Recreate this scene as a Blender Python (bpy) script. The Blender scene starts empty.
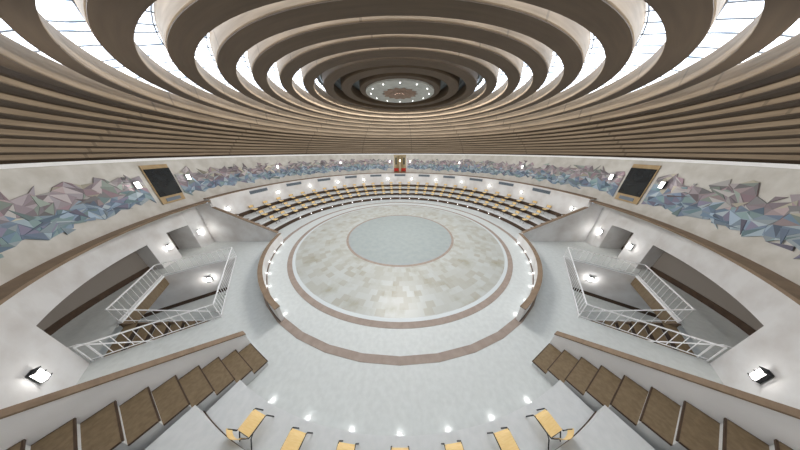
import bpy, bmesh, math, random
from math import sin, cos, pi, radians as R, sqrt
from mathutils import Vector, Matrix, noise
random.seed(7)
C = bpy.context.scene.collection
SC = bpy.context.scene

# ------------------------------------------------------------------ camera
cam_d = bpy.data.cameras.new('camera'); cam = bpy.data.objects.new('camera', cam_d); C.objects.link(cam)
cam_d.sensor_width = 36.0; cam_d.lens = 36.0 * 161.8 / 800.0
cam_d.clip_start = 0.05; cam_d.clip_end = 200
cam.location = (0, -16.0, 8.361); cam.rotation_euler = (R(90 - 24.56), 0, 0)
SC.camera = cam
# ------------------------------------------------------------------ world, colour management
w = bpy.data.worlds.new('world'); SC.world = w; w.use_nodes = True
w.node_tree.nodes['Background'].inputs[0].default_value = (0.75, 0.85, 1, 1)
w.node_tree.nodes['Background'].inputs[1].default_value = 1.0
SC.view_settings.view_transform = 'Standard'; SC.view_settings.look = 'None'
SC.view_settings.exposure = 0.42; SC.view_settings.gamma = 1.0
SC.view_settings.use_curve_mapping = False
GLAZING = 4.9          # brightness of the frosted daylight glazing
DISC_W = 350.0         # watts of each downlight in the ceiling disc
FILL_W = 900.0       # pair of unseen fill lights added to brighten the ceiling rings
LAMP_W = 4.5
SPOT_W = 0.4

# ------------------------------------------------------------------ materials
def srgb(r, g, b):
    f = lambda c: (c/255/12.92) if c/255 <= 0.04045 else ((c/255+0.055)/1.055)**2.4
    return (f(r), f(g), f(b), 1)
def mat(name, col, rough=0.6, metal=0.0, col2=None, scale=3.0, detail=6.0, stretch=(1, 1, 1), lo=0.35, hi=0.65, bump=0.0, spec=0.4):
    m = bpy.data.materials.new(name); m.use_nodes = True
    nt = m.node_tree; b = nt.nodes['Principled BSDF']
    b.inputs['Base Color'].default_value = col; b.inputs['Roughness'].default_value = rough
    b.inputs['Metallic'].default_value = metal
    b.inputs['Specular IOR Level'].default_value = spec
    if col2:
        tc = nt.nodes.new('ShaderNodeTexCoord'); mp = nt.nodes.new('ShaderNodeMapping'); mp.inputs['Scale'].default_value = stretch
        n = nt.nodes.new('ShaderNodeTexNoise'); n.inputs['Scale'].default_value = scale; n.inputs['Detail'].default_value = detail
        r = nt.nodes.new('ShaderNodeValToRGB'); r.color_ramp.elements[0].position = lo; r.color_ramp.elements[1].position = hi
        r.color_ramp.elements[0].color = col; r.color_ramp.elements[1].color = col2
        nt.links.new(tc.outputs['Object'], mp.inputs[0]); nt.links.new(mp.outputs[0], n.inputs['Vector'])
        nt.links.new(n.outputs['Fac'], r.inputs[0]); nt.links.new(r.outputs[0], b.inputs['Base Color'])
        if bump:
            bp = nt.nodes.new('ShaderNodeBump'); bp.inputs['Strength'].default_value = bump; bp.inputs['Distance'].default_value = 0.02
            nt.links.new(n.outputs['Fac'], bp.inputs['Height']); nt.links.new(bp.outputs[0], b.inputs['Normal'])
    return m
def emit(name, col, s):
    m = bpy.data.materials.new(name); m.use_nodes = True; nt = m.node_tree
    b = nt.nodes['Principled BSDF']; b.inputs['Base Color'].default_value = col
    b.inputs['Emission Color'].default_value = col; b.inputs['Emission Strength'].default_value = s
    return m

def polar_wood(name, c1, c2, seam=True):
    # wood whose grain follows the curve of a ring (angle, radius, height)
    m = bpy.data.materials.new(name); m.use_nodes = True; nt = m.node_tree; N = nt.nodes; L = nt.links
    b = N['Principled BSDF']; b.inputs['Roughness'].default_value = 0.55; b.inputs['Specular IOR Level'].default_value = 0.3
    tc = N.new('ShaderNodeTexCoord'); sp = N.new('ShaderNodeSeparateXYZ'); L.new(tc.outputs['Object'], sp.inputs[0])
    at = N.new('ShaderNodeMath'); at.operation = 'ARCTAN2'; L.new(sp.outputs[1], at.inputs[0]); L.new(sp.outputs[0], at.inputs[1])
    ln = N.new('ShaderNodeVectorMath'); ln.operation = 'LENGTH'
    cx = N.new('ShaderNodeCombineXYZ'); L.new(sp.outputs[0], cx.inputs[0]); L.new(sp.outputs[1], cx.inputs[1]); L.new(cx.outputs[0], ln.inputs[0])
    cv = N.new('ShaderNodeCombineXYZ')
    a2 = N.new('ShaderNodeMath'); a2.operation = 'MULTIPLY'; a2.inputs[1].default_value = 6.0; L.new(at.outputs[0], a2.inputs[0])
    r2 = N.new('ShaderNodeMath'); r2.operation = 'MULTIPLY'; r2.inputs[1].default_value = 9.0; L.new(ln.outputs['Value'], r2.inputs[0])
    z2 = N.new('ShaderNodeMath'); z2.operation = 'MULTIPLY'; z2.inputs[1].default_value = 9.0; L.new(sp.outputs[2], z2.inputs[0])
    L.new(a2.outputs[0], cv.inputs[0]); L.new(r2.outputs[0], cv.inputs[1]); L.new(z2.outputs[0], cv.inputs[2])
    n = N.new('ShaderNodeTexNoise'); n.inputs['Scale'].default_value = 1.0; n.inputs['Detail'].default_value = 5; L.new(cv.outputs[0], n.inputs['Vector'])
    r = N.new('ShaderNodeValToRGB'); r.color_ramp.elements[0].color = c1; r.color_ramp.elements[1].color = c2
    r.color_ramp.elements[0].position = 0.3; r.color_ramp.elements[1].position = 0.7
    L.new(n.outputs['Fac'], r.inputs[0])
    out = r.outputs[0]
    if seam:
        f = N.new('ShaderNodeMath'); f.operation = 'MULTIPLY_ADD'; f.inputs[1].default_value = 12/(2*pi); f.inputs[2].default_value = 20.25; L.new(at.outputs[0], f.inputs[0])
        fr = N.new('ShaderNodeMath'); fr.operation = 'FRACT'; L.new(f.outputs[0], fr.inputs[0])
        lt = N.new('ShaderNodeMath'); lt.operation = 'LESS_THAN'; lt.inputs[1].default_value = 0.018; L.new(fr.outputs[0], lt.inputs[0])
        mx = N.new('ShaderNodeMixRGB'); mx.inputs[2].default_value = srgb(66, 52, 40); L.new(out, mx.inputs[1])
        hf = N.new('ShaderNodeMath'); hf.operation = 'MULTIPLY'; hf.inputs[1].default_value = 0.4; L.new(lt.outputs[0], hf.inputs[0]); L.new(hf.outputs[0], mx.inputs[0])
        out = mx.outputs[0]
    L.new(out, b.inputs['Base Color'])
    return m

def marble_tiles():
    m = bpy.data.materials.new('marble_paving'); m.use_nodes = True; nt = m.node_tree; N = nt.nodes; L = nt.links
    b = N['Principled BSDF']; b.inputs['Roughness'].default_value = 0.35
    tc = N.new('ShaderNodeTexCoord'); sp = N.new('ShaderNodeSeparateXYZ'); L.new(tc.outputs['Object'], sp.inputs[0])
    at = N.new('ShaderNodeMath'); at.operation = 'ARCTAN2'; L.new(sp.outputs[1], at.inputs[0]); L.new(sp.outputs[0], at.inputs[1])
    ln = N.new('ShaderNodeVectorMath'); ln.operation = 'LENGTH'; L.new(tc.outputs['Object'], ln.inputs[0])
    def cell(src, k):
        a = N.new('ShaderNodeMath'); a.operation = 'MULTIPLY'; a.inputs[1].default_value = k; L.new(src, a.inputs[0])
        f = N.new('ShaderNodeMath'); f.operation = 'FLOOR'; L.new(a.outputs[0], f.inputs[0]); return f.outputs[0]
    rr = cell(ln.outputs['Value'], 2.2)
    off = N.new('ShaderNodeMath'); off.operation = 'MULTIPLY_ADD'; off.inputs[1].default_value = 0.37; L.new(rr, off.inputs[0]); L.new(at.outputs[0], off.inputs[2])
    aa = cell(off.outputs[0], 110/(2*pi))
    cv = N.new('ShaderNodeCombineXYZ'); L.new(rr, cv.inputs[0]); L.new(aa, cv.inputs[1])
    wn = N.new('ShaderNodeTexWhiteNoise'); wn.noise_dimensions = '2D'; L.new(cv.outputs[0], wn.inputs['Vector'])
    r = N.new('ShaderNodeValToRGB'); e = r.color_ramp.elements
    e[0].color = srgb(168, 165, 153); e[1].color = srgb(184, 187, 183)
    x = r.color_ramp.elements.new(0.4); x.color = srgb(177, 178, 171)
    L.new(wn.outputs['Value'], r.inputs[0])
    n = N.new('ShaderNodeTexNoise'); n.inputs['Scale'].default_value = 0.7; n.inputs['Detail'].default_value = 8; L.new(tc.outputs['Object'], n.inputs['Vector'])
    r3 = N.new('ShaderNodeValToRGB'); r3.color_ramp.elements[0].position = 0.54; r3.color_ramp.elements[1].position = 0.74
    r3.color_ramp.elements[0].color = (1, 1, 1, 1); r3.color_ramp.elements[1].color = srgb(222, 214, 196)
    L.new(n.outputs['Fac'], r3.inputs[0])
    mx = N.new('ShaderNodeMixRGB'); mx.blend_type = 'MULTIPLY'; mx.inputs[0].default_value = 0.9
    L.new(r.outputs[0], mx.inputs[1]); L.new(r3.outputs[0], mx.inputs[2]); L.new(mx.outputs[0], b.inputs['Base Color'])
    return m

M = {}
M['floor'] = mat('terrazzo_floor', srgb(199, 202, 199), 0.5, col2=srgb(207, 210, 207), scale=5, detail=12)
M['tier'] = mat('terrazzo_tier', srgb(205, 207, 206), 0.5, col2=srgb(213, 214, 213), scale=5, detail=12)
M['disc'] = mat('grey_terrazzo', srgb(150, 158, 157), 0.5, col2=srgb(158, 165, 163), scale=2.0)
M['marble'] = marble_tiles()
M['band'] = mat('brown_stone_band', srgb(148, 132, 121), 0.6, col2=srgb(160, 145, 133), scale=3)
M['paleband'] = mat('pale_stone_band', srgb(205, 210, 210), 0.5)
M['plaster'] = mat('plaster', srgb(210, 206, 203), 0.8, col2=srgb(228, 227, 226), scale=0.9, detail=9, lo=0.3, hi=0.6)
M['plaster_white'] = mat('white_plaster', srgb(238, 238, 238), 0.8, col2=srgb(246, 246, 246), scale=0.9, detail=8)
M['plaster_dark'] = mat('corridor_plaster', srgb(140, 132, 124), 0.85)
M['stonewall'] = mat('stone_wall', srgb(196, 192, 184), 0.8, col2=srgb(212, 209, 203), scale=1.5, detail=8)
M['wood'] = mat('brown_wood', srgb(128, 108, 88), 0.6, col2=srgb(142, 121, 99), scale=2.2, stretch=(1, 1, 6), detail=6)
M['tread'] = mat('tread_wood', srgb(116, 98, 73), 0.6, col2=srgb(130, 112, 86), scale=2.5, stretch=(4, 4, 1), detail=6)
M['darkwood'] = mat('dark_skirting_wood', srgb(66, 50, 38), 0.6, col2=srgb(80, 62, 47), scale=3)
M['ring'] = polar_wood('ceiling_ring_wood', srgb(126, 110, 90), srgb(156, 138, 116))
M['board'] = polar_wood('dark_board_and_ring_shade', srgb(76, 63, 50), srgb(88, 74, 59), seam=False)  # ring undersides: shade put into the colour; also the boarded outer ceiling
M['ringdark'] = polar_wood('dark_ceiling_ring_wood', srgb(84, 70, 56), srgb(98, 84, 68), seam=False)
M['white'] = mat('white_paint', srgb(252, 252, 252), 0.35)
M['black'] = mat('black_metal', srgb(28, 30, 33), 0.4)
M['chairwood'] = mat('pale_chair_wood', srgb(240, 205, 138), 0.45, col2=srgb(246, 214, 152), scale=6, stretch=(1, 8, 1))
M['screen'] = mat('black_screen', srgb(24, 27, 30), 0.25, col2=srgb(38, 42, 44), scale=2)
M['frame'] = mat('tan_wood_frame', srgb(176, 150, 112), 0.5, col2=srgb(188, 163, 126), scale=4)
M['vent'] = mat('blue_grey_vent', srgb(120, 130, 140), 0.5)
M['ventdark'] = mat('vent_recess', srgb(80, 90, 98), 0.6)
M['riser'] = mat('dark_riser', srgb(58, 46, 38), 0.6)
M['gold'] = mat('gold_cloth', srgb(160, 144, 112), 0.6, col2=srgb(182, 166, 132), scale=6)
M['pinkpanel'] = mat('pink_panel', srgb(196, 176, 158), 0.6, col2=srgb(180, 168, 140), scale=5)
M['green'] = mat('dark_green_panel', srgb(40, 48, 42), 0.5)
M['red'] = mat('red_cloth', srgb(176, 46, 30), 0.7)
M['ceildisc'] = mat('grey_ceiling_disc', srgb(176, 178, 174), 0.7, col2=srgb(188, 190, 186), scale=3)
M['rosette'] = mat('brown_rosette', srgb(128, 106, 92), 0.6, col2=srgb(148, 124, 108), scale=4)
M['glow'] = emit('lamp_glass', (1, 0.98, 0.95, 1), 3.0)
M['glowspot'] = emit('spot_glass', (1, 1, 1, 1), 5.0)
M['louvre'] = mat('grey_louvre', srgb(120, 126, 128), 0.6)
M['steel'] = mat('grey_mullion', srgb(150, 158, 168), 0.5)

def glazing_mat():
    m = bpy.data.materials.new('frosted_glazing'); m.use_nodes = True; nt = m.node_tree; N = nt.nodes; L = nt.links
    b = N['Principled BSDF']; b.inputs['Base Color'].default_value = srgb(210, 220, 230); b.inputs['Roughness'].default_value = 0.3
    tc = N.new('ShaderNodeTexCoord'); n = N.new('ShaderNodeTexNoise'); n.inputs['Scale'].default_value = 1.6; n.inputs['Detail'].default_value = 4; n.inputs['Distortion'].default_value = 1.2
    r = N.new('ShaderNodeValToRGB'); r.color_ramp.elements[0].position = 0.34; r.color_ramp.elements[1].position = 0.56
    r.color_ramp.elements[0].color = srgb(128, 142, 158); r.color_ramp.elements[1].color = srgb(208, 213, 220)
    L.new(tc.outputs['Object'], n.inputs['Vector']); L.new(n.outputs['Fac'], r.inputs[0]); L.new(r.outputs[0], b.inputs['Emission Color'])
    b.inputs['Emission Strength'].default_value = GLAZING
    return m
M['glazing'] = glazing_mat()

def mosaic_mat():
    m = bpy.data.materials.new('stone_mosaic'); m.use_nodes = True; nt = m.node_tree
    b = nt.nodes['Principled BSDF']; b.inputs['Roughness'].default_value = 0.5
    a = nt.nodes.new('ShaderNodeAttribute'); a.attribute_name = 'stone'
    nt.links.new(a.outputs['Color'], b.inputs['Base Color'])
    return m
M['mosaic'] = mosaic_mat()

# ------------------------------------------------------------------ helpers
class MB:
    """collects vertices and faces, builds ONE mesh object"""
    def __init__(s): s.v = []; s.f = []
    def poly(s, pts):
        n = len(s.v); s.v += [tuple(p) for p in pts]; s.f.append(tuple(range(n, n+len(pts))))
    def hexa(s, p):  # 8 points: bottom 4 ccw, top 4
        n = len(s.v); s.v += [tuple(q) for q in p]
        for q in ((0,3,2,1), (4,5,6,7), (0,1,5,4), (1,2,6,5), (2,3,7,6), (3,0,4,7)): s.f.append(tuple(n+i for i in q))
    def box(s, x0, x1, y0, y1, z0, z1, mtx=None):
        p = [Vector(q) for q in ((x0,y0,z0),(x1,y0,z0),(x1,y1,z0),(x0,y1,z0),(x0,y0,z1),(x1,y0,z1),(x1,y1,z1),(x0,y1,z1))]
        if mtx: p = [mtx @ q for q in p]
        s.hexa(p)
    def beam(s, a, b, w, h0, h1):
        """vertical-sided bar between plan points a and b (x,y[,z]); z from z+h0 to z+h1, width w"""
        a = Vector(a); b = Vector(b); d = Vector((b.x-a.x, b.y-a.y, 0)); d.normalize(); n = Vector((-d.y, d.x, 0))*w/2
        s.hexa([a-n+Vector((0,0,h0)), b-n+Vector((0,0,h0)), b+n+Vector((0,0,h0)), a+n+Vector((0,0,h0)),
                a-n+Vector((0,0,h1)), b-n+Vector((0,0,h1)), b+n+Vector((0,0,h1)), a+n+Vector((0,0,h1))])
    def tube(s, pts, r, n=8, closed=False):
        pts = [Vector(p) for p in pts]; rings = []
        for i, p in enumerate(pts):
            if closed: t = (pts[(i+1) % len(pts)] - pts[i-1])
            else: t = pts[min(i+1, len(pts)-1)] - pts[max(i-1, 0)]
            t.normalize(); up = Vector((0,0,1)) if abs(t.z) < 0.9 else Vector((1,0,0))
            a = t.cross(up); a.normalize(); b = t.cross(a)
            k = len(s.v); s.v += [tuple(p + a*r*cos(2*pi*j/n) + b*r*sin(2*pi*j/n)) for j in range(n)]; rings.append(k)
        m = len(rings)
        for i in range(m if closed else m-1):
            k0, k1 = rings[i], rings[(i+1) % m]
            for j in range(n): s.f.append((k0+j, k0+(j+1) % n, k1+(j+1) % n, k1+j))
        if not closed:
            s.f.append(tuple(range(rings[0], rings[0]+n))); s.f.append(tuple(range(rings[-1], rings[-1]+n)))
    def ring(s, r0, r1, z0, z1, a0=-180, a1=180, step=2.0, top0=None, top1=None):
        """annular block, azimuth from +Y clockwise in degrees; r0/r1 may be functions of azimuth; top0/top1: top height at inner/outer edge"""
        n = max(1, int(math.ceil((a1-a0)/step - 1e-6))); full = abs(a1-a0-360) < 1e-6
        g = lambda q, a: q(a) if callable(q) else q
        k = len(s.v)
        for i in range(n + (0 if full else 1)):
            a = a0 + (a1-a0)*i/n; c, d = sin(R(a)), cos(R(a)); ri, ro = g(r0, a), g(r1, a)
            s.v += [(ri*c, ri*d, g(z0, a)), (ro*c, ro*d, g(z0, a)), (ro*c, ro*d, g(z1, a) if top1 is None else top1), (ri*c, ri*d, g(z1, a) if top0 is None else top0)]
        m = n if full else n+1
        for i in range(n):
            p = k+4*i; q = k+4*((i+1) % m)
            for j in range(4): s.f.append((p+j, q+j, q+(j+1) % 4, p+(j+1) % 4))
        if not full: s.f.append((k, k+1, k+2, k+3)); e = k+4*n; s.f.append((e+3, e+2, e+1, e))
    def mesh(s, name):
        me = bpy.data.meshes.new(name); me.from_pydata(s.v, [], s.f)
        bm = bmesh.new(); bm.from_mesh(me); bmesh.ops.recalc_face_normals(bm, faces=bm.faces); bm.to_mesh(me); bm.free()
        return me
    def build(s, name, material, parent=None, loc=None, rot=0, smooth=False, bevel=0):
        me = s.mesh(name); me.materials.append(material)
        if smooth:
            me.polygons.foreach_set('use_smooth', [True]*len(me.polygons)); me.set_sharp_from_angle(angle=R(40))
        o = bpy.data.objects.new(name, me); C.objects.link(o)
        if loc is not None: o.location = loc
        o.rotation_euler.z = rot
        if parent: o.parent = parent
        if bevel:
            b = o.modifiers.new('bevel', 'BEVEL'); b.width = bevel; b.segments = 2; b.limit_method = 'ANGLE'
        return o
def P(a, r, z=0.0): return Vector((r*sin(R(a)), r*cos(R(a)), z))
def tag(o, label, cat, group=None):
    o['label'] = label; o['category'] = cat
    if group: o['group'] = group
    return o
def st(o): o['kind'] = 'structure'; return o
def thing(name, label, cat, loc=(0, 0, 0), rot=0, group=None):
    o = bpy.data.objects.new(name, None); C.objects.link(o); o.location = loc; o.rotation_euler.z = rot; o.empty_display_size = 0.1
    return tag(o, label, cat, group)
def copy_tree(o, parent=None):
    c = o.copy(); C.objects.link(c); c.parent = parent
    for ch in list(o.children): copy_tree(ch, c)
    return c
def light(name, kind, energy, loc, parent=None, radius=0.05, color=(1, 1, 1), spot=None, blend=0.5):
    d = bpy.data.lights.new(name, kind); d.energy = energy; d.color = color; d.shadow_soft_size = radius
    if kind == 'SPOT': d.spot_size = R(spot); d.spot_blend = blend
    o = bpy.data.objects.new(name, d); C.objects.link(o); o.location = loc
    if parent: o.parent = parent
    return o
ORD = ['', 'first', 'second', 'third', 'fourth', 'fifth', 'sixth', 'seventh', 'eighth', 'ninth', 'tenth', 'eleventh', 'twelfth',
       'thirteenth', 'fourteenth', 'fifteenth', 'sixteenth', 'seventeenth', 'eighteenth', 'nineteenth', 'twentieth', 'twenty-first',
       'twenty-second', 'twenty-third', 'twenty-fourth', 'twenty-fifth', 'twenty-sixth', 'twenty-seventh', 'twenty-eighth', 'twenty-ninth', 'thirtieth']
def side_word(s): return 'left' if s < 0 else 'right'

# key measurements (metres; hall axis at the origin, azimuth 0 = far side, 180 = under the camera)
RW = 17.4      # wall behind the seats, edge of the gallery
RM = 17.9      # mosaic wall
ZG = 4.27      # gallery ledge
TIERS = [(14.05, 15.15, 0.6), (15.15, 16.2, 1.2), (16.2, RW+0.05, 1.8)]
def lobR(a):   # outer wall of the side lobbies; a = azimuth from the near side, 30..86
    a = 180-abs(a) if abs(a) > 94 else abs(a)
    k = ((0, 18.05), (48, 18.08), (72.5, 19.4), (79.5, 19.3), (81.4, 19.15), (83.2, 18.7), (85.5, 18.95), (90, 19.0))
    for (a0, r0), (a1, r1) in zip(k[:-1], k[1:]):
        if a0 <= a <= a1: return r0 + (r1-r0)*(a-a0)/(a1-a0)
    return 19.0
def corR(a):
    a = 180-abs(a) if abs(a) > 94 else abs(a)
    return 20.6 if a < 60 else 20.6 - (a-60)*.45/12.5
def lintel(a):
    a = 180-abs(a) if abs(a) > 94 else abs(a)
    return 2.5 - (a-48)*0.38/24

# stairwell corners on the left side (x negative), floor level
wA = Vector((-14.15, -4.4)); wE = Vector((-17.4, -6.75)); wD = Vector((-15.0, -10.3)); wG = Vector((-13.45, -12.05)); wB = Vector((-9.87, -9.97))
arcED = []
def side(v, s, z=0.0): return Vector((v[0] if s < 0 else -v[0], v[1], z))

# ================================================================== STRUCTURE
# floor with the two stairwell openings
bm = bmesh.new()
def loop(pts):
    vs = [bm.verts.new((p[0], p[1], 0)) for p in pts]
    for i in range(len(vs)): bm.edges.new((vs[i], vs[(i+1) % len(vs)]))
loop([P(a*3, 21.6) for a in range(120)])
for s in (-1, 1): loop([side(p, s) for p in [wA, wE] + arcED + [wD, wG, wB]])
bmesh.ops.triangle_fill(bm, edges=bm.edges[:], use_beauty=True)
for f in bm.faces:
    if f.normal.z < 0: f.normal_flip()
me = bpy.data.meshes.new('floor'); bm.to_mesh(me); bm.free(); me.materials.append(M['floor'])
fl = bpy.data.objects.new('floor', me); C.objects.link(fl); st(fl)

# round stage in the centre: flush rings in the paving
def strip(name, r0, r1, mt, z=0.012, step=3.0, a0=-180, a1=180):
    b = MB(); b.ring(r0, r1, 0.0, z, a0, a1, step); return st(b.build(name, mt))
b = MB(); b.poly([P(-a*3, 5.5, 0.014) for a in range(120)]); st(b.build('floor_disc', M['disc']))
strip('floor_band_inner', 5.5, 5.72, M['band'], 0.016)
strip('floor_marble', 5.72, 10.05, M['marble'], 0.012)
strip('floor_band_pale', 10.05, 10.27, M['paleband'], 0.012)
strip('floor_band_middle', 10.27, 10.62, M['band'], 0.016)
b = MB()
n = 44
for i in range(n):
    a0, a1 = 360*i/n + 180, 360*(i+1)/n + 180
    b.hexa([P(a0, 11.86, 0), P(a1, 11.86, 0), P(a1, 12.2, 0), P(a0, 12.2, 0), P(a0, 11.86, .014), P(a1, 11.86, .014), P(a1, 12.2, .014), P(a0, 12.2, .014)])
st(b.build('floor_band_outer', M['band']))

# seating tiers, near and far
for nm, a0, a1 in (('near', 180-24.8, 180+24.8), ('far', -90.0, 90.0)):
    for k, (r0, r1, z) in enumerate(TIERS):
        if nm == 'near' and k == 0: r0 = 14.22
        b = MB(); b.ring(r0, r1, 0.0 if k == 0 else TIERS[k-1][2]-0.02, z, a0, a1, 1.5)
        st(b.build('floor_tier_%s' % nm, M['tier']))
        # dark kick board at the foot of the next riser
        rr = r0; zb = 0 if k == 0 else TIERS[k-1][2]
        e = 0.0
        b = MB(); b.ring(rr-0.02, rr+0.01, zb, zb+0.40 if nm == 'far' else zb+0.12, a0+e, a1-e, 1.5)
        st(b.build('baseboard_%s' % nm, M['darkwood']))
    b = MB()
    b.ring(RW-0.02, RW+0.02, 1.8, 2.2, a0, a1, 1.5)
    st(b.build('baseboard_%s' % nm, M['darkwood']))
# walls behind the seats
b = MB(); b.ring(RW, RW+0.3, 0, ZG+0.17, -95.4, 95.4, 1.5); st(b.build('wall_far', M['plaster']))
b = MB(); b.ring(RW, RW+0.3, 0, ZG, 180-31.2, 180+31.2, 1.5); st(b.build('wall_near', M['plaster']))
# gallery ledge / cap
b = MB(); b.ring(RW-0.04, RM+0.02, ZG-0.1, ZG, 95.4, 264.6, 1.5); st(b.build('trim_gallery', M['wood']))
b = MB(); b.ring(RW-0.03, RM+0.02, ZG+0.12, ZG+0.19, -95.4, 95.4, 1.5); st(b.build('trim_gallery_far', M['wood']))
b = MB(); b.ring(RW+0.4, 21.6, ZG-0.3, ZG-0.1, 95.4, 264.6, 2); st(b.build('ceiling_lobby', M['plaster']))
# mosaic wall and upper trim
b = MB(); b.ring(RM, RM+0.3, ZG-0.1, 7.9, -180, 180, 1.5); st(b.build('wall_upper', M['stonewall']))
b = MB(); b.ring(RM-0.10, RM+0.05, 7.74, 7.9, -180, 180, 1.5); st(b.build('trim_upper', M['white']))
b = MB(); b.ring(RM+0.12, RM+0.3, 7.9, 9.6, -180, 180, 3); st(b.build('wall_above', M['ringdark']))

# side lobbies: outer wall with door opening and wide corridor opening
for s in (-1, 1):
    sw = side_word(s)
    az = lambda a: s*(180-a)         # azimuth from near side -> hall azimuth
    def seg(b, a0, a1, z0, z1, r0=lobR, r1=None, step=1.5):
        r1 = r1 or (lambda a: lobR(a)+0.3)
        x0, x1 = sorted((az(a0), az(a1))); b.ring(r0, r1, z0, z1, x0, x1, step)
    b = MB()
    seg(b, 30.5, 47.9, 0, ZG-0.25)
    seg(b, 47.9, 72.4, lintel, ZG-0.25)
    seg(b, 72.4, 76.8, 0, ZG-0.25)
    seg(b, 76.8, 81.4, 2.35, ZG-0.25)
    seg(b, 81.4, 86.5, 0, ZG-0.25)
    # rounded inner corner next to the door
    st(b.build('wall_%s' % sw, M['plaster']))
    b = MB()
    for (a0, a1, ra) in ((47.2, 47.9, 0), (72.4, 73.1, 0), (76.2, 76.8, 0), (81.4, 82.0, 0)):
        seg(b, a0, a1, 0, ZG-0.4, r0=lambda a: lobR(a)+0.3, r1=lambda a: 20.98)
    st(b.build('wall_%s_jambs' % sw, M['plaster']))
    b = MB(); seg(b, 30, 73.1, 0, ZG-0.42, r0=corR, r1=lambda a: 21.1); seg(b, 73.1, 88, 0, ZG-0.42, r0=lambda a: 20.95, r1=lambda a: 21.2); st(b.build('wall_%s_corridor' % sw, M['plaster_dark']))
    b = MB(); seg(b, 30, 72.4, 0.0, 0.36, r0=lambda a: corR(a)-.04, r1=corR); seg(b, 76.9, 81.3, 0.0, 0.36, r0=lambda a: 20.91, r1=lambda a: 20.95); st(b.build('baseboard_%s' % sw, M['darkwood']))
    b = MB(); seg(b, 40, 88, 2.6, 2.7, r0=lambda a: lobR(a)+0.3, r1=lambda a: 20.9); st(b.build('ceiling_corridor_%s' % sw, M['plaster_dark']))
    # end wall between the lobby and the far seats, sloping top with a brown cap
    y = -1.74
    b = MB()
    zt = lambda x: 1.02 + (abs(x)-12.35)*0.515
    x0, x1 = 12.2, 19.0
    prf = [(x0, 0), (x1, 0), (x1, ZG-.3), (17.38, ZG-.3), (17.36, zt(17.36)), (x0, zt(x0))]
    b.v = [(s*x, y, z) for x, z in prf] + [(s*x, y+.2, z) for x, z in prf]
    b.f = [tuple(range(6)), tuple(range(6, 12))] + [(i, (i+1) % 6, 6+(i+1) % 6, 6+i) for i in range(6)]
    st(b.build('wall_%s_end' % sw, M['plaster']))
    b = MB()
    b.hexa([(s*x0, y-.02, zt(x0)), (s*17.37, y-.02, zt(17.37)), (s*17.37, y+0.24, zt(17.37)), (s*x0, y+0.24, zt(x0)),
            (s*x0, y-.02, zt(x0)+.05), (s*17.37, y-.02, zt(17.37)+.05), (s*17.37, y+0.24, zt(17.37)+.05), (s*x0, y+0.24, zt(x0)+.05)])
    st(b.build('trim_%s_end' % sw, M['wood']))
    # low curved parapet round the arena with wooden cap
    a0, a1 = sorted((az(32.0), az(81.2)))
    b = MB(); b.ring(11.9, 12.08, 0, 0.95, a0, a1, 1.5); st(b.build('wall_%s_parapet' % sw, M['plaster']))
    b = MB(); b.ring(11.86, 12.12, 0.95, 1.0, a0, a1, 1.5); st(b.build('trim_%s_parapet' % sw, M['wood']))
    b = MB(); b.ring(11.885, 11.9, 0, 0.08, a0, a1, 1.5); b.ring(12.08, 12.095, 0, 0.08, a0, a1, 1.5); st(b.build('baseboard_%s_parapet' % sw, M['darkwood']))
    # wall beside the near stairs
    u = Vector((s*sin(R(28)), -cos(R(28)), 0)); v = Vector((s*cos(R(28)), sin(R(28)), 0))
    def q(l, o, z): return u*l + v*o + Vector((0, 0, z))
    zs = lambda l: 0.88 + (l-13.36)*0.635
    b = MB(); l0, l1 = 13.36, 18.2
    b.hexa([q(l0, .76, 0), q(l1, .76, 0), q(l1, .98, 0), q(l0, .98, 0), q(l0, .76, zs(l0)), q(l1, .76, zs(l1)), q(l1, .98, zs(l1)), q(l0, .98, zs(l0))])
    st(b.build('wall_%s_stair' % sw, M['plaster_white']))
    b = MB()
    b.hexa([q(l0-.02, .72, zs(l0)), q(l1, .72, zs(l1)), q(l1, 1.0, zs(l1)), q(l0-.02, 1.0, zs(l0)), q(l0-.02, .72, zs(l0)+.05), q(l1, .72, zs(l1)+.05), q(l1, 1.0, zs(l1)+.05), q(l0-.02, 1.0, zs(l0)+.05)])
    st(b.build('trim_%s_stair' % sw, M['wood']))
    # ---------------- lower level under the stairwell
    ZL = -2.85
    A, E, Dd, G, B = [side(p, s) for p in (wA, wE, wD, wG, wB)]
    E2 = A + (E-A)*1.75; D2 = side((-19.5, -12.6), s); G2 = side((-14.6, -13.2), s)
    low = [A, E2, D2, G2, G, B]
    b = MB(); b.poly([p + Vector((0, 0, ZL)) for p in low]); st(b.build('floor_lower_%s' % sw, M['floor']))
    b = MB()
    inset = 0.06
    for p0, p1 in ((A, E2), (E2, D2), (D2, G2), (G2, G), (G, B), (B, A)):
        b.beam(p0, p1, 0.12, ZL, -0.03)
    st(b.build('wall_lower_%s' % sw, M['plaster']))
    d = (E2-A).normalized(); nrm = Vector((-d.y, d.x, 0)); 
    if nrm.dot(B-A) < 0: nrm = -nrm
    b = MB(); b.beam(A+nrm*.075, E2+nrm*.075, 0.03, ZL, ZL+0.3); st(b.build('baseboard_lower_%s' % sw, M['darkwood']))
    # wooden fascia of the floor edge on the outer side of the opening
    b = MB(); pts = [E] + [side(p, s) for p in arcED] + [Dd]
    for p0, p1 in zip(pts[:-1], pts[1:]): b.beam(p0, p1, 0.10, -0.72, -0.07)
    st(b.build('trim_%s_stairwell' % sw, M['tread']))
    b = MB(); b.beam(E, Dd, 0.12, -0.07, 0.04); st(b.build('trim_%s_stairwell_curb' % sw, M['white']))

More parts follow.
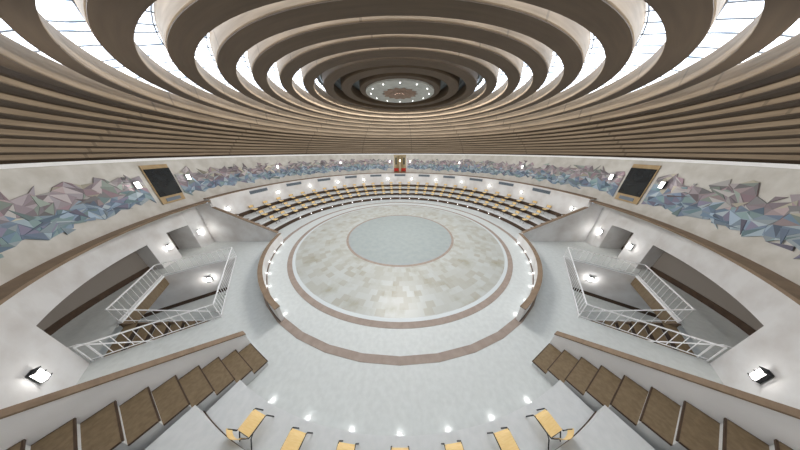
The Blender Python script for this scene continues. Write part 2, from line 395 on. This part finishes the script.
# ================================================================== CEILING
def prof(r): return 8.361 + 6.53*sqrt(max(0, 1-(r/18.5)**2)) - 2.21 - 0.09*math.exp(-((r-8.0)/3.0)**2)
rin = [6.2, 7.42, 8.62, 9.82, 11.05, 12.28, 13.44, 14.24, 14.9, 15.45, 15.96, 16.41, 16.8, 17.16, 17.46, 17.71]
def ring_thing(r0, r1, z, hgt, mt, label):
    b = MB(); b.ring(r0, r1, z, z+hgt, -180, 180, 2.0)
    o = b.build('ceiling_ring', mt, smooth=True, bevel=0.03)
    b = MB(); b.ring(r0+.015, r1-.015, z-.02, z+.004, -180, 180, 2.0)  # thin sheet whose dark colour paints the shade under the ring
    u = b.build('underside_shade_sheet', M['board'], o); u['label'] = 'dark sheet with underside shade painted in'
    tag(o, label, 'ceiling ring', 'concentric wooden rings of the ceiling')
inner = [(2.65, 3.1), (3.72, 4.42), (4.95, 5.6)]
allr = inner + [(r, r + (0.6 if i < 6 else 0.4 if i == 6 else 0.56*((rin[i+1] if i+1 < len(rin) else 17.95)-r))) for i, r in enumerate(rin)]
for i, (r0, r1) in enumerate(allr):
    dark = i < 3
    where = 'wooden ceiling ring, %s outward from the round ceiling disc' % ORD[i+1]
    if i == 0: where = 'narrow dark wooden ring hugging the round ceiling disc'
    if i == len(allr)-1: where = 'outermost and lowest wooden ceiling ring, just above the mosaic wall'
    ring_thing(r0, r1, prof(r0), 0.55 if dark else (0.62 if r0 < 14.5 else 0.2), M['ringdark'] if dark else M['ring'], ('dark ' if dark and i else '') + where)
b = MB()     # dark boarded ceiling behind the close-set outer rings
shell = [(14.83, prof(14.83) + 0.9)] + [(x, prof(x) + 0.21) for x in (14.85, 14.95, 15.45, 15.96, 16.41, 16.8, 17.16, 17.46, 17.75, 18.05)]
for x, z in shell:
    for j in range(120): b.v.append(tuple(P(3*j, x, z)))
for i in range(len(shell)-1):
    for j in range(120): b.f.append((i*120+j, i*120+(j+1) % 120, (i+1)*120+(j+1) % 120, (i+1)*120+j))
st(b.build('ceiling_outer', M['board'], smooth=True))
# daylight glazing above the rings with thin mullions
def domez(r): return prof(min(r, 18.2)) + 0.75 + (0.0)
b = MB(); rs = [6.0 + i*(14.85-6.0)/11 for i in range(12)]; nn = 120
k0 = 0
for r in rs:
    for j in range(nn): b.v.append(tuple(P(360*j/nn, r, domez(r))))
for i in range(len(rs)-1):
    for j in range(nn):
        b.f.append((i*nn+j, i*nn+(j+1) % nn, (i+1)*nn+(j+1) % nn, (i+1)*nn+j))
st(b.build('ceiling_glazing', M['glazing'], smooth=True))
b = MB()
for j in range(90):
    a = 4*j + random.uniform(-.8, .8); pts = [P(a + random.uniform(-.5, .5), r, domez(r)-0.03) for r in rs]
    b.tube(pts, 0.022, 4)
for r in (7.0, 8.2, 9.35, 10.5, 11.7, 12.9, 13.9): b.tube([P(a*4, r, domez(r)-0.03) for a in range(90)], 0.02, 4, closed=True)
st(b.build('ceiling_glazing_mullions', M['steel']))
# dark louvred zone over the three inner rings
b = MB()
for i in range(12):
    r = 2.7 + i*0.28; b.ring(r, r+0.2, prof(r)+0.62, prof(r)+0.66, -180, 180, 4)
st(b.build('ceiling_louvres', M['louvre']))
b = MB(); b.ring(2.5, 6.1, 13.2, 13.3, -180, 180, 6); st(b.build('ceiling_inner_slab', M['louvre']))

# pair of fill lights added behind the viewer to brighten the ceiling rings
for sd in (-1, 1):
    p = P(sd*143, 17.3, 7.7)
    t = thing('added_fill_light', 'added fill light high on the near wall at the %s side, behind the seats' % side_word(sd), 'added_fill_light', p)
    tgt = Vector((-sd*3, 4, 12.5)); d = (tgt - p).normalized(); q = d.to_track_quat('-Z', 'Y')
    t.rotation_mode = 'QUATERNION'; t.rotation_quaternion = q
    b = MB(); b.tube([(0, 0, .02), (0, 0, .3)], .2, 14); b.build('added_fill_light_housing', M['black'], t)
    b = MB(); b.tube([(0, 0, 0), (0, 0, .02)], .18, 14); b.build('lens', M['glow'], t)
    b = MB(); b.tube([(0, 0, .28), (0, .0, .55)], .03, 6); b.build('bracket', M['black'], t)
    light('fill_beam', 'SPOT', FILL_W, (0, 0, -.05), t, 0.5, (1, .985, .965), 95, .7)

# round ceiling disc with downlights and brown rosette
disc = thing('ceiling_disc', 'round pale grey disc at the top of the ceiling with a ring of downlights', 'ceiling disc', (0, 0, 12.5))
b = MB(); n = 64
b.v = [(2.66*cos(2*pi*i/n), 2.66*sin(2*pi*i/n), 0) for i in range(n)] + [(2.66*cos(2*pi*i/n), 2.66*sin(2*pi*i/n), .3) for i in range(n)]
b.f = [tuple(range(n)), tuple(range(n, 2*n))] + [(i, (i+1) % n, n+(i+1) % n, n+i) for i in range(n)]
b.build('panel', M['ceildisc'], disc)
dl = None
for i in range(12):
    a = 2*pi*i/12 + pi/2
    b = MB(); m = 12
    b.v = [(.032*cos(2*pi*j/m), .032*sin(2*pi*j/m), 0) for j in range(m)] + [(.032*cos(2*pi*j/m), .032*sin(2*pi*j/m), .03) for j in range(m)]
    b.f = [tuple(range(m)), tuple(range(m, 2*m))] + [(j, (j+1) % m, m+(j+1) % m, m+j) for j in range(m)]
    b.build('downlight', M['glowspot'], disc, (2.3*cos(a), 2.3*sin(a), -.03))
    light('downlight_beam', 'SPOT', DISC_W, (2.3*cos(a), 2.3*sin(a), -.12), disc, 0.1, (1, .985, .965), 179.5, .02)
b = MB(); b.tube([(0, 0, -.1), (0, 0, -.005)], .42, 24); b.build('hub', M['rosette'], disc)
for i in range(14):
    a = 2*pi*i/14
    for rr, zz in ((1.42, -.02), (0.85, -.045)):
        b = MB(); w2 = .3 if rr > 1 else .2; aa = a + (0.2 if rr < 1 else 0)
        t = Vector((cos(aa), sin(aa), 0)); nq = Vector((-sin(aa), cos(aa), 0))
        pr = [(0.0, .03), (0.5, w2), (0.8, w2*.9), (1.0, .02)]
        up = [t*rr*x + nq*y for x, y in pr] + [t*rr*x - nq*y for x, y in reversed(pr)]
        m = len(up); b.v = [tuple(p + Vector((0, 0, zz-.006-.001*i))) for p in up] + [tuple(p + Vector((0, 0, zz+.006-.001*i))) for p in up]
        b.f = [tuple(range(m)), tuple(range(m, 2*m))] + [(j, (j+1) % m, m+(j+1) % m, m+j) for j in range(m)]
        o = b.build('petal', M['rosette'], disc)
        if i == 0 and rr > 1: o['label'] = 'brown overlapping rosette petal'

# ================================================================== MOSAIC WALL
UP = [(150, 138, 144), (132, 118, 126), (164, 154, 156), (146, 118, 128), (112, 110, 112), (172, 164, 142), (140, 132, 140), (156, 136, 138), (132, 146, 136), (120, 106, 112), (160, 156, 154)]
LO = [(112, 134, 158), (92, 118, 142), (132, 154, 174), (118, 146, 148), (84, 100, 122), (104, 124, 152), (140, 160, 172), (100, 132, 140), (116, 112, 138), (150, 164, 172)]
def mosaic(a0, a1, label, seed):
    rnd = random.Random(seed); r = RM-0.03
    per = pi*RM/180; n = int((a1-a0)*per/0.36)
    rows = 7; z0, z1 = 4.98, 6.98
    g = []
    tops = []; bots = []
    for i in range(n+1):
        top = 6.86 + 0.2*noise.noise(Vector((i*.23, seed, 0))) + rnd.uniform(-.22, .30)
        bot = 5.14 + 0.16*noise.noise(Vector((i*.2, seed, 5))) + rnd.uniform(-.26, .22)
        col = []
        for j in range(rows+1):
            t = j/rows; z = bot + (top-bot)*t
            jit = 0 if i in (0, n) else rnd.uniform(-.26, .26)
            zz = z + (rnd.uniform(-.13, .13) if 0 < j < rows else 0)
            col.append(((i*0.36 + jit)/per + a0, zz))
        g.append(col)
    me_v = []; me_f = []; cols = []
    def tri(p):
        k = len(me_v); zc = sum(q[1] for q in p)/3
        lift = rnd.uniform(0, .012)
        for q in p: me_v.append(tuple(P(q[0], r-lift, q[1])))
        me_f.append((k, k+1, k+2))
        t = (zc - 5.95)/0.35 + rnd.uniform(-.8, .8)
        c = rnd.choice(UP) if t > 0 else rnd.choice(LO)
        f = rnd.uniform(.95, 1.25)
        g0 = sum(c)/3; c = [x*.72 + g0*.28 for x in c]; cols.append(srgb(*[min(255, x*f) for x in c]))
    for i in range(n):
        for j in range(rows):
            p, q, rr, ss = g[i][j], g[i+1][j], g[i+1][j+1], g[i][j+1]
            if (j == rows-1 and rnd.random() < .35): continue
            if rnd.random() < .5: tri((p, q, rr)); tri((p, rr, ss))
            else: tri((p, q, ss)); tri((q, rr, ss))
    for i in range(int(n*1.0)):     # longer splinters on top, some leaving the band
        a = rnd.uniform(a0+2.7, a1-2.7); z = rnd.choice((rnd.uniform(5.1, 5.5), rnd.uniform(5.5, 6.5), rnd.uniform(6.4, 6.75)))
        th = rnd.uniform(0, 2*pi); L = rnd.uniform(.35, .75); wd = rnd.uniform(.1, .24)
        p = [(a+cos(th)*L/per, z+sin(th)*L*.45), (a-cos(th)*L/per-sin(th)*wd/per, z-sin(th)*L*.45+cos(th)*wd*.5), (a-cos(th)*L/per+sin(th)*wd/per, z-sin(th)*L*.45-cos(th)*wd*.5)]
        k = len(me_v)
        for q in p: me_v.append(tuple(P(q[0], r-.02, q[1])))
        me_f.append((k, k+1, k+2)); t = z + rnd.uniform(-.3, .3)
        c = rnd.choice(UP if t > 6.0 else LO); f = rnd.uniform(.8, 1.25)
        g0 = sum(c)/3; c = [x*.72 + g0*.28 for x in c]; cols.append(srgb(*[min(255, x*f) for x in c]))
    me = bpy.data.meshes.new('mosaic_frieze'); me.from_pydata(me_v, [], me_f)
    ca = me.color_attributes.new('stone', 'FLOAT_COLOR', 'CORNER')
    for pl in me.polygons:
        for li in pl.loop_indices: ca.data[li].color = cols[pl.index]
    me.materials.append(M['mosaic'])
    o = bpy.data.objects.new('mosaic_frieze', me); C.objects.link(o)
    sol = o.modifiers.new('thickness', 'SOLIDIFY'); sol.thickness = 0.018; sol.offset = 0
    tag(o, label, 'mosaic')
mosaic(-99.2, -4.6, 'long blue and mauve stone shard mosaic from the golden portal to the left screen', 1)
mosaic(4.6, 99.2, 'long blue and mauve stone shard mosaic from the golden portal to the right screen', 2)
mosaic(-150, -105.9, 'blue and mauve stone shard mosaic at the left edge, before the left screen', 3)
mosaic(105.9, 150, 'blue and mauve stone shard mosaic at the right edge, before the right screen', 4)

# ================================================================== WALL LAMPS
def lamp_proto():
    t = thing('lantern_lamp', '', 'lamp')
    b = MB(); b.box(-.15, .15, .0, .05, -.32, .32); b.build('back_plate', M['black'], t)
    b = MB(); m = 8
    # glass body: half-round box bulging away from the wall
    sec = [(-.17, .05), (-.17, .11), (-.11, .17), (.11, .17), (.17, .11), (.17, .05)]
    for z in (-.27, .27): b.v += [(x, y, z) for x, y in sec]
    k = len(sec); b.f = [tuple(range(k)), tuple(range(k, 2*k))] + [(i, (i+1) % k, k+(i+1) % k, k+i) for i in range(k)]
    b.build('glass', M['glow'], t)
    b = MB()
    for z in (-.29, 0.0, .27):
        b.box(-.19, .19, .04, .185, z, z+.022)
    b.box(-.19, -.172, .04, .13, -.29, .29)
    b.build('frame', M['black'], t)
    light('lamp_light', 'POINT', LAMP_W, (0, .42, 0), t, 0.06, (1, .98, .95))
    return t
proto_lamp = lamp_proto(); used_lamp = [False]
def place_lamp(loc, face, label, group, sc=1.0, energy=None):
    """face: horizontal direction the lamp looks in"""
    t = proto_lamp if not used_lamp[0] else copy_tree(proto_lamp)
    used_lamp[0] = True
    t.location = loc; t.rotation_euler.z = math.atan2(-face[0], face[1]); t.scale = (sc, sc, sc)
    t['label'] = label; t['group'] = group
    if energy:
        for ch in t.children:
            if ch.type == 'LIGHT': ch.data = ch.data.copy(); ch.data.energy = energy
def radial_lamp(a, r, z, label, group, sc=1.0, energy=None): p = P(a, r, z); place_lamp(p, (-p.x, -p.y), label, group, sc, energy)
for s in (-1, 1):
    sw = side_word(s)
    for k, a in enumerate((7.9, 23.6, 39.4, 55.1, 70.9, 91.5)):
        lab = 'white wall lamp above the far seats, %s to the %s of the portal' % (ORD[k+1], sw)
        if k == 5: lab = 'white wall lamp above the far seats at their %s end by the stairs' % sw
        radial_lamp(s*a, RW, 3.35 if k < 5 else 3.1, lab, 'lamps on the wall behind the far seats', 0.62)
    for k, (a, z) in enumerate(((6.4, 6.55), (36, 6.5), (67.2, 6.45), (96.8, 6.4), (108, 6.38))):
        lab = ['white lamp on the mosaic wall just %s of the golden portal' % sw,
               'white lamp on the mosaic wall, second out from the portal to the %s' % sw,
               'white lamp on the mosaic wall, third out from the portal to the %s' % sw,
               'white lamp on the mosaic wall on the portal side of the %s screen' % sw,
               'white lamp on the mosaic wall on the outer side of the %s screen' % sw][k]
        radial_lamp(s*a, RM-0.12, z, lab, 'lamps on the mosaic wall', 0.62 if k < 3 else 0.72)
    g = 'lamps in the side lobbies'
    a = s*(180-76.0+.5); radial_lamp(a, lobR(75.5), 1.3, 'wall lamp in the %s lobby between the doorway and the wide corridor opening' % sw, g, 0.72, 9)
    a = s*(180-82.2); radial_lamp(a, lobR(82.2), 1.5, 'wall lamp in the %s lobby between the doorway and the corner' % sw, g, 0.72, 13)
    a = s*(180-43.2); radial_lamp(a, 18.05, 1.4, 'large wall lamp nearest the camera on the %s lobby wall beside the stairs' % sw, g, 0.8, 5)
    A, E, B = [side(p, s) for p in (wA, wE, wB)]
    d = (E-A).normalized(); nrm = Vector((-d.y, d.x, 0)); nrm = nrm if nrm.dot(B-A) > 0 else -nrm
    p = A + (E-A)*0.515 + nrm*0.06
    place_lamp((p.x, p.y, -1.25), (nrm.x, nrm.y), 'wall lamp down inside the %s stairwell below the lobby floor' % sw, g, 0.72, 16)

# ================================================================== FLOOR SPOT LIGHTS
def spot_proto():
    t = thing('step_light', '', 'step light')
    b = MB(); m = 12
    b.v = [(.04*cos(2*pi*j/m), 0, .04*sin(2*pi*j/m)) for j in range(m)] + [(.04*cos(2*pi*j/m), .025, .04*sin(2*pi*j/m)) for j in range(m)]
    b.f = [tuple(range(m)), tuple(range(m, 2*m))] + [(j, (j+1) % m, m+(j+1) % m, m+j) for j in range(m)]
    b.build('lens', M['glowspot'], t)
    light('step_beam', 'POINT', SPOT_W, (0, .13, -.06), t, 0.03)
    return t
proto_spot = spot_proto(); used_spot = [False]
def place_spot(a, r, z, label, group, outward=False):
    t = proto_spot if not used_spot[0] else copy_tree(proto_spot); used_spot[0] = True
    p = P(a, r, z); t.location = p; f = (p.x, p.y) if outward else (-p.x, -p.y)
    t.rotation_euler.z = math.atan2(-f[0], f[1]); t['label'] = label; t['group'] = group
for k in range(-10, 11):
    sw = 'at the centre, straight below the portal' if k == 0 else '%s to the %s of centre' % (ORD[abs(k)], side_word(k))
    place_spot(k*7.27, 14.0, 0.25, 'step light in the lowest far riser, %s' % sw, 'step lights at the foot of the far seats')
for k in range(-3, 4):
    sw = 'middle one at the bottom centre' if k == 0 else '%s to the %s of the middle one' % (ORD[abs(k)], side_word(k))
    place_spot(180-k*6.5, 14.185, 0.12, 'step light below the near seats, %s' % sw, 'step lights at the foot of the near seats')
for s in (-1, 1):
    for k in range(7):
        a = 33.6 + 7.6*k
        place_spot(s*(180-a), 11.87, 0.13, 'step light inside the %s parapet, %s from its near end' % (side_word(s), ORD[k+1]), 'step lights along the %s parapet' % side_word(s))

# ================================================================== VENTS, SCREENS, PORTAL
def vent_proto():
    t = thing('air_vent', '', 'air vent')
    b = MB(); b.box(-1.05, 1.05, 0, .02, -.17, .17); b.build('recess', M['ventdark'], t)
    b = MB(); b.box(-1.08, 1.08, 0, .035, .15, .18); b.box(-1.08, 1.08, 0, .035, -.18, -.15); b.box(-1.08, -1.05, 0, .035, -.15, .15); b.box(1.05, 1.08, 0, .035, -.15, .15)
    b.build('frame', M['vent'], t)
    b = MB()
    for i in range(5): b.box(-1.05, 1.05, .015, .03, -.135+i*.06, -.105+i*.06)
    b.build('slats', M['vent'], t)
    return t
pv = vent_proto()
for k in range(-5, 6):
    t = pv if k == -5 else copy_tree(pv)
    p = P(k*15.7, RW-0.035, 4.0); t.location = p; t.rotation_euler.z = math.atan2(p.x, -p.y)
    t['label'] = 'blue-grey air vent on the far wall, ' + ('directly below the golden portal' if k == 0 else '%s to the %s of the portal' % (ORD[abs(k)], side_word(k)))
    t['group'] = 'air vents behind the far seats'
for s in (-1, 1):
    p = P(s*102.55, RM-0.06, 6.15)
    t = thing('display_screen', 'large dark screen in a tan wooden surround on the %s mosaic wall' % side_word(s), 'screen', p, math.atan2(p.x, -p.y), 'screens on the mosaic wall')
    b = MB(); b.box(-.84, .84, 0, .06, -1.33, 1.33); b.build('surround', M['frame'], t, bevel=.01)
    b = MB(); b.box(-.80, .80, .06, .11, -.80, 1.08); b.build('screen', M['screen'], t, bevel=.01)
    b = MB(); b.box(-.52, .52, .06, .085, -1.2, -.96); b.build('grille', M['vent'], t)
# golden portal
pt = thing('golden_portal', 'tall golden draped portal in the middle of the far mosaic wall', 'portal', (0, RM-0.05, ZG+0.19))
b = MB(); b.box(-1.15, 1.15, -.02, .1, 0, 3.25); b.build('surround', M['gold'], pt)
for x in (-1, 1):
    b = MB(); b.box(x*.78-.14, x*.78+.14, -.06, -.02, 1.5, 2.75); b.build('dark_side_panel', M['green'], pt)
    b = MB(); n = 14                                         # pleated drape, gathered towards the top
    for i in range(n+1):
        t = i/n; yy = -.1 - .035*cos(i*pi); xb = x*(.12 + .78*t); xt = x*(.1 + .5*t)
        b.v += [(xb, yy, .0), (xt, yy, 1.6), (xt*.95, yy, 3.0)]
    for i in range(n):
        for j in range(2): b.f.append((3*i+j, 3*i+3+j, 3*i+4+j, 3*i+1+j))
    o = b.build('drape', M['gold'], pt); sm = o.modifiers.new('t', 'SOLIDIFY'); sm.thickness = .02
b = MB(); b.box(-.16, .16, -.12, -.06, .2, 1.7); b.build('centre_panel', M['pinkpanel'], pt)
b = MB(); b.box(-1.2, 1.2, -.16, .0, 3.0, 3.2); b.build('pelmet', M['gold'], pt)
b = MB(); b.tube([(0, -.2, 2.05), (0, -.2, 2.35)], .13, 12); b.build('lantern', M['glow'], pt)
for x in (-1, 1):
    t = thing('red_bench', 'small red bench at the foot of the portal, %s one' % side_word(x), 'bench', (x*.72, RM-.42, ZG+.19), 0, 'red benches at the portal')
    b = MB(); b.box(-.45, .45, -.18, .18, .3, .42); b.build('seat', M['red'], t, bevel=.02)
    b = MB(); b.box(-.45, .45, .13, .18, .42, .85); b.build('backrest', M['red'], t, bevel=.02)
    for lx in (-.4, .4):
        b = MB(); b.box(lx-.03, lx+.03, -.16, .16, 0, .3); b.build('leg', M['red'], t)

# ================================================================== STAIRS IN THE SEATING
def seat_stairs(origin_az, label, yoff=0.0, n=9):
    """solid steps going outward; local x = outward, y = across"""
    uu = Vector((sin(R(origin_az)), cos(R(origin_az)), 0)); ang = math.atan2(uu.y, uu.x)
    t = thing('seat_stairs', label, 'stairs', (0, 0, 0), 0, 'stairs between the seats')
    hw = .74
    mt = Matrix.Translation((0, yoff, 0)) @ Matrix.Rotation(ang, 4, 'Z')
    b = MB()
    for k in range(n):
        l0 = 13.4 + .455*k; base = 0
        b.box(l0, l0+.455 if k < n-1 else 17.33, -hw+.02, hw-.02, max(0, base-.3) if base else 0.0, .26*(k+1)-.04, mt)
    b.build('step_block', M['tier'], t)
    for k in range(n):
        l0 = 13.4 + .455*k
        b = MB(); b.box(l0-.03, l0+.455 if k < n-1 else 17.33, -hw, hw, .26*(k+1)-.04, .26*(k+1), mt); tr = b.build('tread', M['tread'], t)
        b = MB(); z = .26*(k+1); l1 = l0+.455 if k < n-1 else 17.33
        b.box(l0-.04, l0-.012, -hw-.004, hw+.004, z-.05, z+.004, mt); b.box(l0, l1, -hw-.006, -hw+.01, z-.05, z+.004, mt); b.box(l0, l1, hw-.01, hw+.006, z-.05, z+.004, mt)
        e = b.build('edge_strip', M['darkwood'], tr); e['label'] = 'thin dark edging of the tread'
    return t
for s in (-1, 1):
    seat_stairs(s*(180-28), 'brown and grey stairs climbing the near seats at the %s bottom corner' % side_word(s))
    seat_stairs(s*90, 'brown stairs at the %s end of the far seats beside the sloping wall' % side_word(s), -0.76)

# ================================================================== STAIRWELLS: FLIGHT AND RAILINGS
def lerp(a, b, t): return a + (b-a)*t
for s in (-1, 1):
    sw = side_word(s)
    A, E, Dd, G, B = [side(p, s) for p in (wA, wE, wD, wG, wB)]
    dirf = (B-G).normalized(); cross = (Dd-G).normalized()
    W = (Dd-G).length - .1; n = 9; rise = 2.85/(n+1); run = 4.1/n
    t = thing('stair_flight', 'open brown flight going down inside the %s stairwell' % sw, 'stairs', (0, 0, 0), 0, 'flights in the stairwells'); flight = t
    o0 = G + cross*.1 + dirf*.03
    for k in range(n):
        z = -rise*(k+1); p0 = o0 + dirf*run*k; p1 = o0 + dirf*run*(k+.97)
        q0, q1 = p0 + cross*W, p1 + cross*W; e = Vector((0, 0, z)); f = Vector((0, 0, z-.05))
        b = MB(); b.hexa([p0+f, p1+f, q1+f, q0+f, p0+e, p1+e, q1+e, q0+e]); b.build('tread', M['tread'], t)
    for off in (0.0, W):
        b = MB(); a0 = o0 + cross*off + Vector((0, 0, -.12)); a1 = o0 + dirf*run*n + cross*off + Vector((0, 0, -2.85+.05))
        b.beam(a0, a1, .07, -.16, .05); b.build('stringer', M['black' if off == 0 else 'wood'], t)
    b = MB()
    for k in range(n):
        z = -rise*(k+1)-.05; p0 = o0 + dirf*(run*(k+.95)); q0 = p0 + cross*W
        b.beam(p0 + Vector((0, 0, z)), q0 + Vector((0, 0, z)), .02, -rise+.05, 0)
    b.build('risers', M['riser'], t)

    # level guard railing round the opening
    t = thing('guard_railing', 'white metal guard railing around the %s stairwell opening' % sw, 'railing', (0, 0, 0), 0, 'railings around the stairwells')
    ins = 0.0
    p1 = [side(p, s) for p in [wD] + list(reversed(arcED))] + [E]
    lines = [([G + dirf*0.02, B, A, E], 'level'), (p1, 'level')]
    for pts, _ in lines:
        for h, rr, nm in ((1.0, .038, 'top_rail'), (.12, .024, 'bottom_rail')):
            b = MB(); b.tube([p + Vector((0, 0, h)) for p in pts], rr, 6); b.build(nm, M['white'], t)
    def posts(pts, sp, skip_first=False):
        for i in range(len(pts)-1):
            L = (pts[i+1]-pts[i]).length; m = max(1, round(L/sp))
            for j in range(m + (1 if i == len(pts)-2 else 0)):
                if i == 0 and j == 0 and skip_first: continue
                p = lerp(pts[i], pts[i+1], j/m)
                b = MB(); big = j == 0
                b.tube([p + Vector((0, 0, 0.0 if big else .12)), p + Vector((0, 0, 1.0))], .024 if big else .014, 6)
                b.build('post' if big else 'baluster', M['white'], t)
    posts([G + dirf*.02, B, A, E], .3); posts(p1, .36, True)
    # sloping handrail on the inner side of the flight
    t = flight
    q0 = o0 + cross*W; q1 = q0 + dirf*run*n + Vector((0, 0, -2.85))
    for h, rr, nm in ((1.0, .032, 'handrail'), (.15, .02, 'bottom_rail')):
        b = MB(); b.tube([q0 + Vector((0, 0, h)), q1 + Vector((0, 0, h))], rr, 6); b.build(nm, M['white'], t)
    for j in range(12):
        p = lerp(q0, q1, j/11); b = MB(); b.tube([p + Vector((0, 0, 0.0)), p + Vector((0, 0, 1.0))], .013, 6); b.build('baluster', M['white'], t)
    q0 = o0 + cross*.02 + Vector((0, 0, 1.0)); q1 = o0 + cross*.02 + dirf*run*n + Vector((0, 0, -1.85))
    b = MB(); b.tube([q0 - dirf*.25, q0, q1], .028, 6); b.build('wall_rail', M['white'], t)
    for j in (0.04, .35, .65, .95):
        p = lerp(q0, q1, j); b = MB(); b.tube([p, p - Vector((0, 0, .95))], .014, 6); b.build('bracket', M['white'], t)

# ================================================================== CHAIRS
def chair_proto():
    """origin on the floor; faces +y"""
    t = thing('stacking_chair', '', 'chair')
    nx, ny = 6, 10
    def seatp(u, v):   # u -1..1 across, v 0 back .. 1 front
        x = u*.225*(1 - .04*(1-v)); y = -.2 + v*.42; z = .445 - .012*(1-u*u) - .05*max(0, v-.85)/.15*.8 + .012*(1-v)
        return (x, y, z)
    def sheet(fn, nx, ny, th):
        b = MB(); d = Vector(th)
        for L in (0, 1):
            for j in range(ny+1):
                for i in range(nx+1): b.v.append(tuple(Vector(fn(-1+2*i/nx, j/ny)) + d*L))
        m = (nx+1)*(ny+1)
        for L in (0, 1):
            for j in range(ny):
                for i in range(nx):
                    k = L*m + j*(nx+1)+i; b.f.append((k, k+1, k+nx+2, k+nx+1))
        edge = [i for i in range(nx+1)] + [(nx+1)*j+nx for j in range(1, ny+1)] + [ny*(nx+1)+i for i in range(nx-1, -1, -1)] + [(nx+1)*j for j in range(ny-1, 0, -1)]
        for i in range(len(edge)): a, c = edge[i], edge[(i+1) % len(edge)]; b.f.append((a, c, c+m, a+m))
        return b
    sheet(seatp, nx, ny, (0, 0, .014)).build('seat', M['chairwood'], t, smooth=True)
    def backp(u, v):
        return (u*.26, -.235 - .08*(1-u*u) - .05*v, .62 + .22*v)
    sheet(backp, 8, 4, (0, -.013, 0)).build('backrest', M['chairwood'], t, smooth=True)
    for sx in (-1, 1):
        b = MB(); x = sx*.225
        b.tube([(x, .32, .014), (x, .235, .40), (x, .20, .43), (x, .1, .43), (x, -.16, .435), (x, -.215, .46), (x*1.1, -.25, .62), (x*1.1, -.29, .80)], .015, 6)
        b.build('side_frame', M['black'], t, smooth=True)
        b = MB(); b.tube([(x, -.12, .43), (x, -.2, .33), (x*1.02, -.30, .014)], .015, 6); b.build('leg', M['black'], t, smooth=True)
    b = MB(); b.tube([(-.225, -.15, .432), (-.15, -.2, .40), (.15, -.2, .40), (.225, -.15, .432)], .01, 6); b.tube([(-.225, .16, .425), (.225, .16, .425)], .01, 6)
    b.build('cross_bar', M['black'], t, smooth=True)
    return t
pc = chair_proto(); first = [True]
def place_chair(a, r, z, label, group):
    t = pc if first[0] else copy_tree(pc); first[0] = False
    p = P(a, r, z); t.location = p; t.rotation_euler.z = math.atan2(p.x, -p.y)
    t['label'] = label; t['group'] = group; t.scale = (1.06, 1.06, 1.06)
near = {-3: 'chair at the left end of the near row by the left stairs', 3: 'chair at the right end of the near row by the right stairs',
        -2: 'second chair from the left in the near row at the bottom edge', 2: 'second chair from the right in the near row at the bottom edge',
        -1: 'near-row chair just left of the bottom centre, only its front showing', 1: 'near-row chair just right of the bottom centre, only its front showing',
        0: 'near-row chair at the bottom centre of the picture'}
for k in range(-3, 4): place_chair(180-k*5.75, 14.75, 0.6, 'pale wood ' + near[k], 'chairs of the near row')
rows = ['bottom', 'middle', 'top']
for i, (r0, r1, z) in enumerate(TIERS):
    for k in range(-14, 15):
        n = k+15
        pos = 'in the centre' if k == 0 else ('%s to the %s of centre' % (ORD[abs(k)], side_word(k)))
        if abs(k) == 14: pos = 'last at the %s end by the stairs' % side_word(k)
        place_chair(k*6.0, r0 + .72, z, 'pale wood chair in the %s far row, %s' % (rows[i], pos), 'chairs of the %s far row' % rows[i])
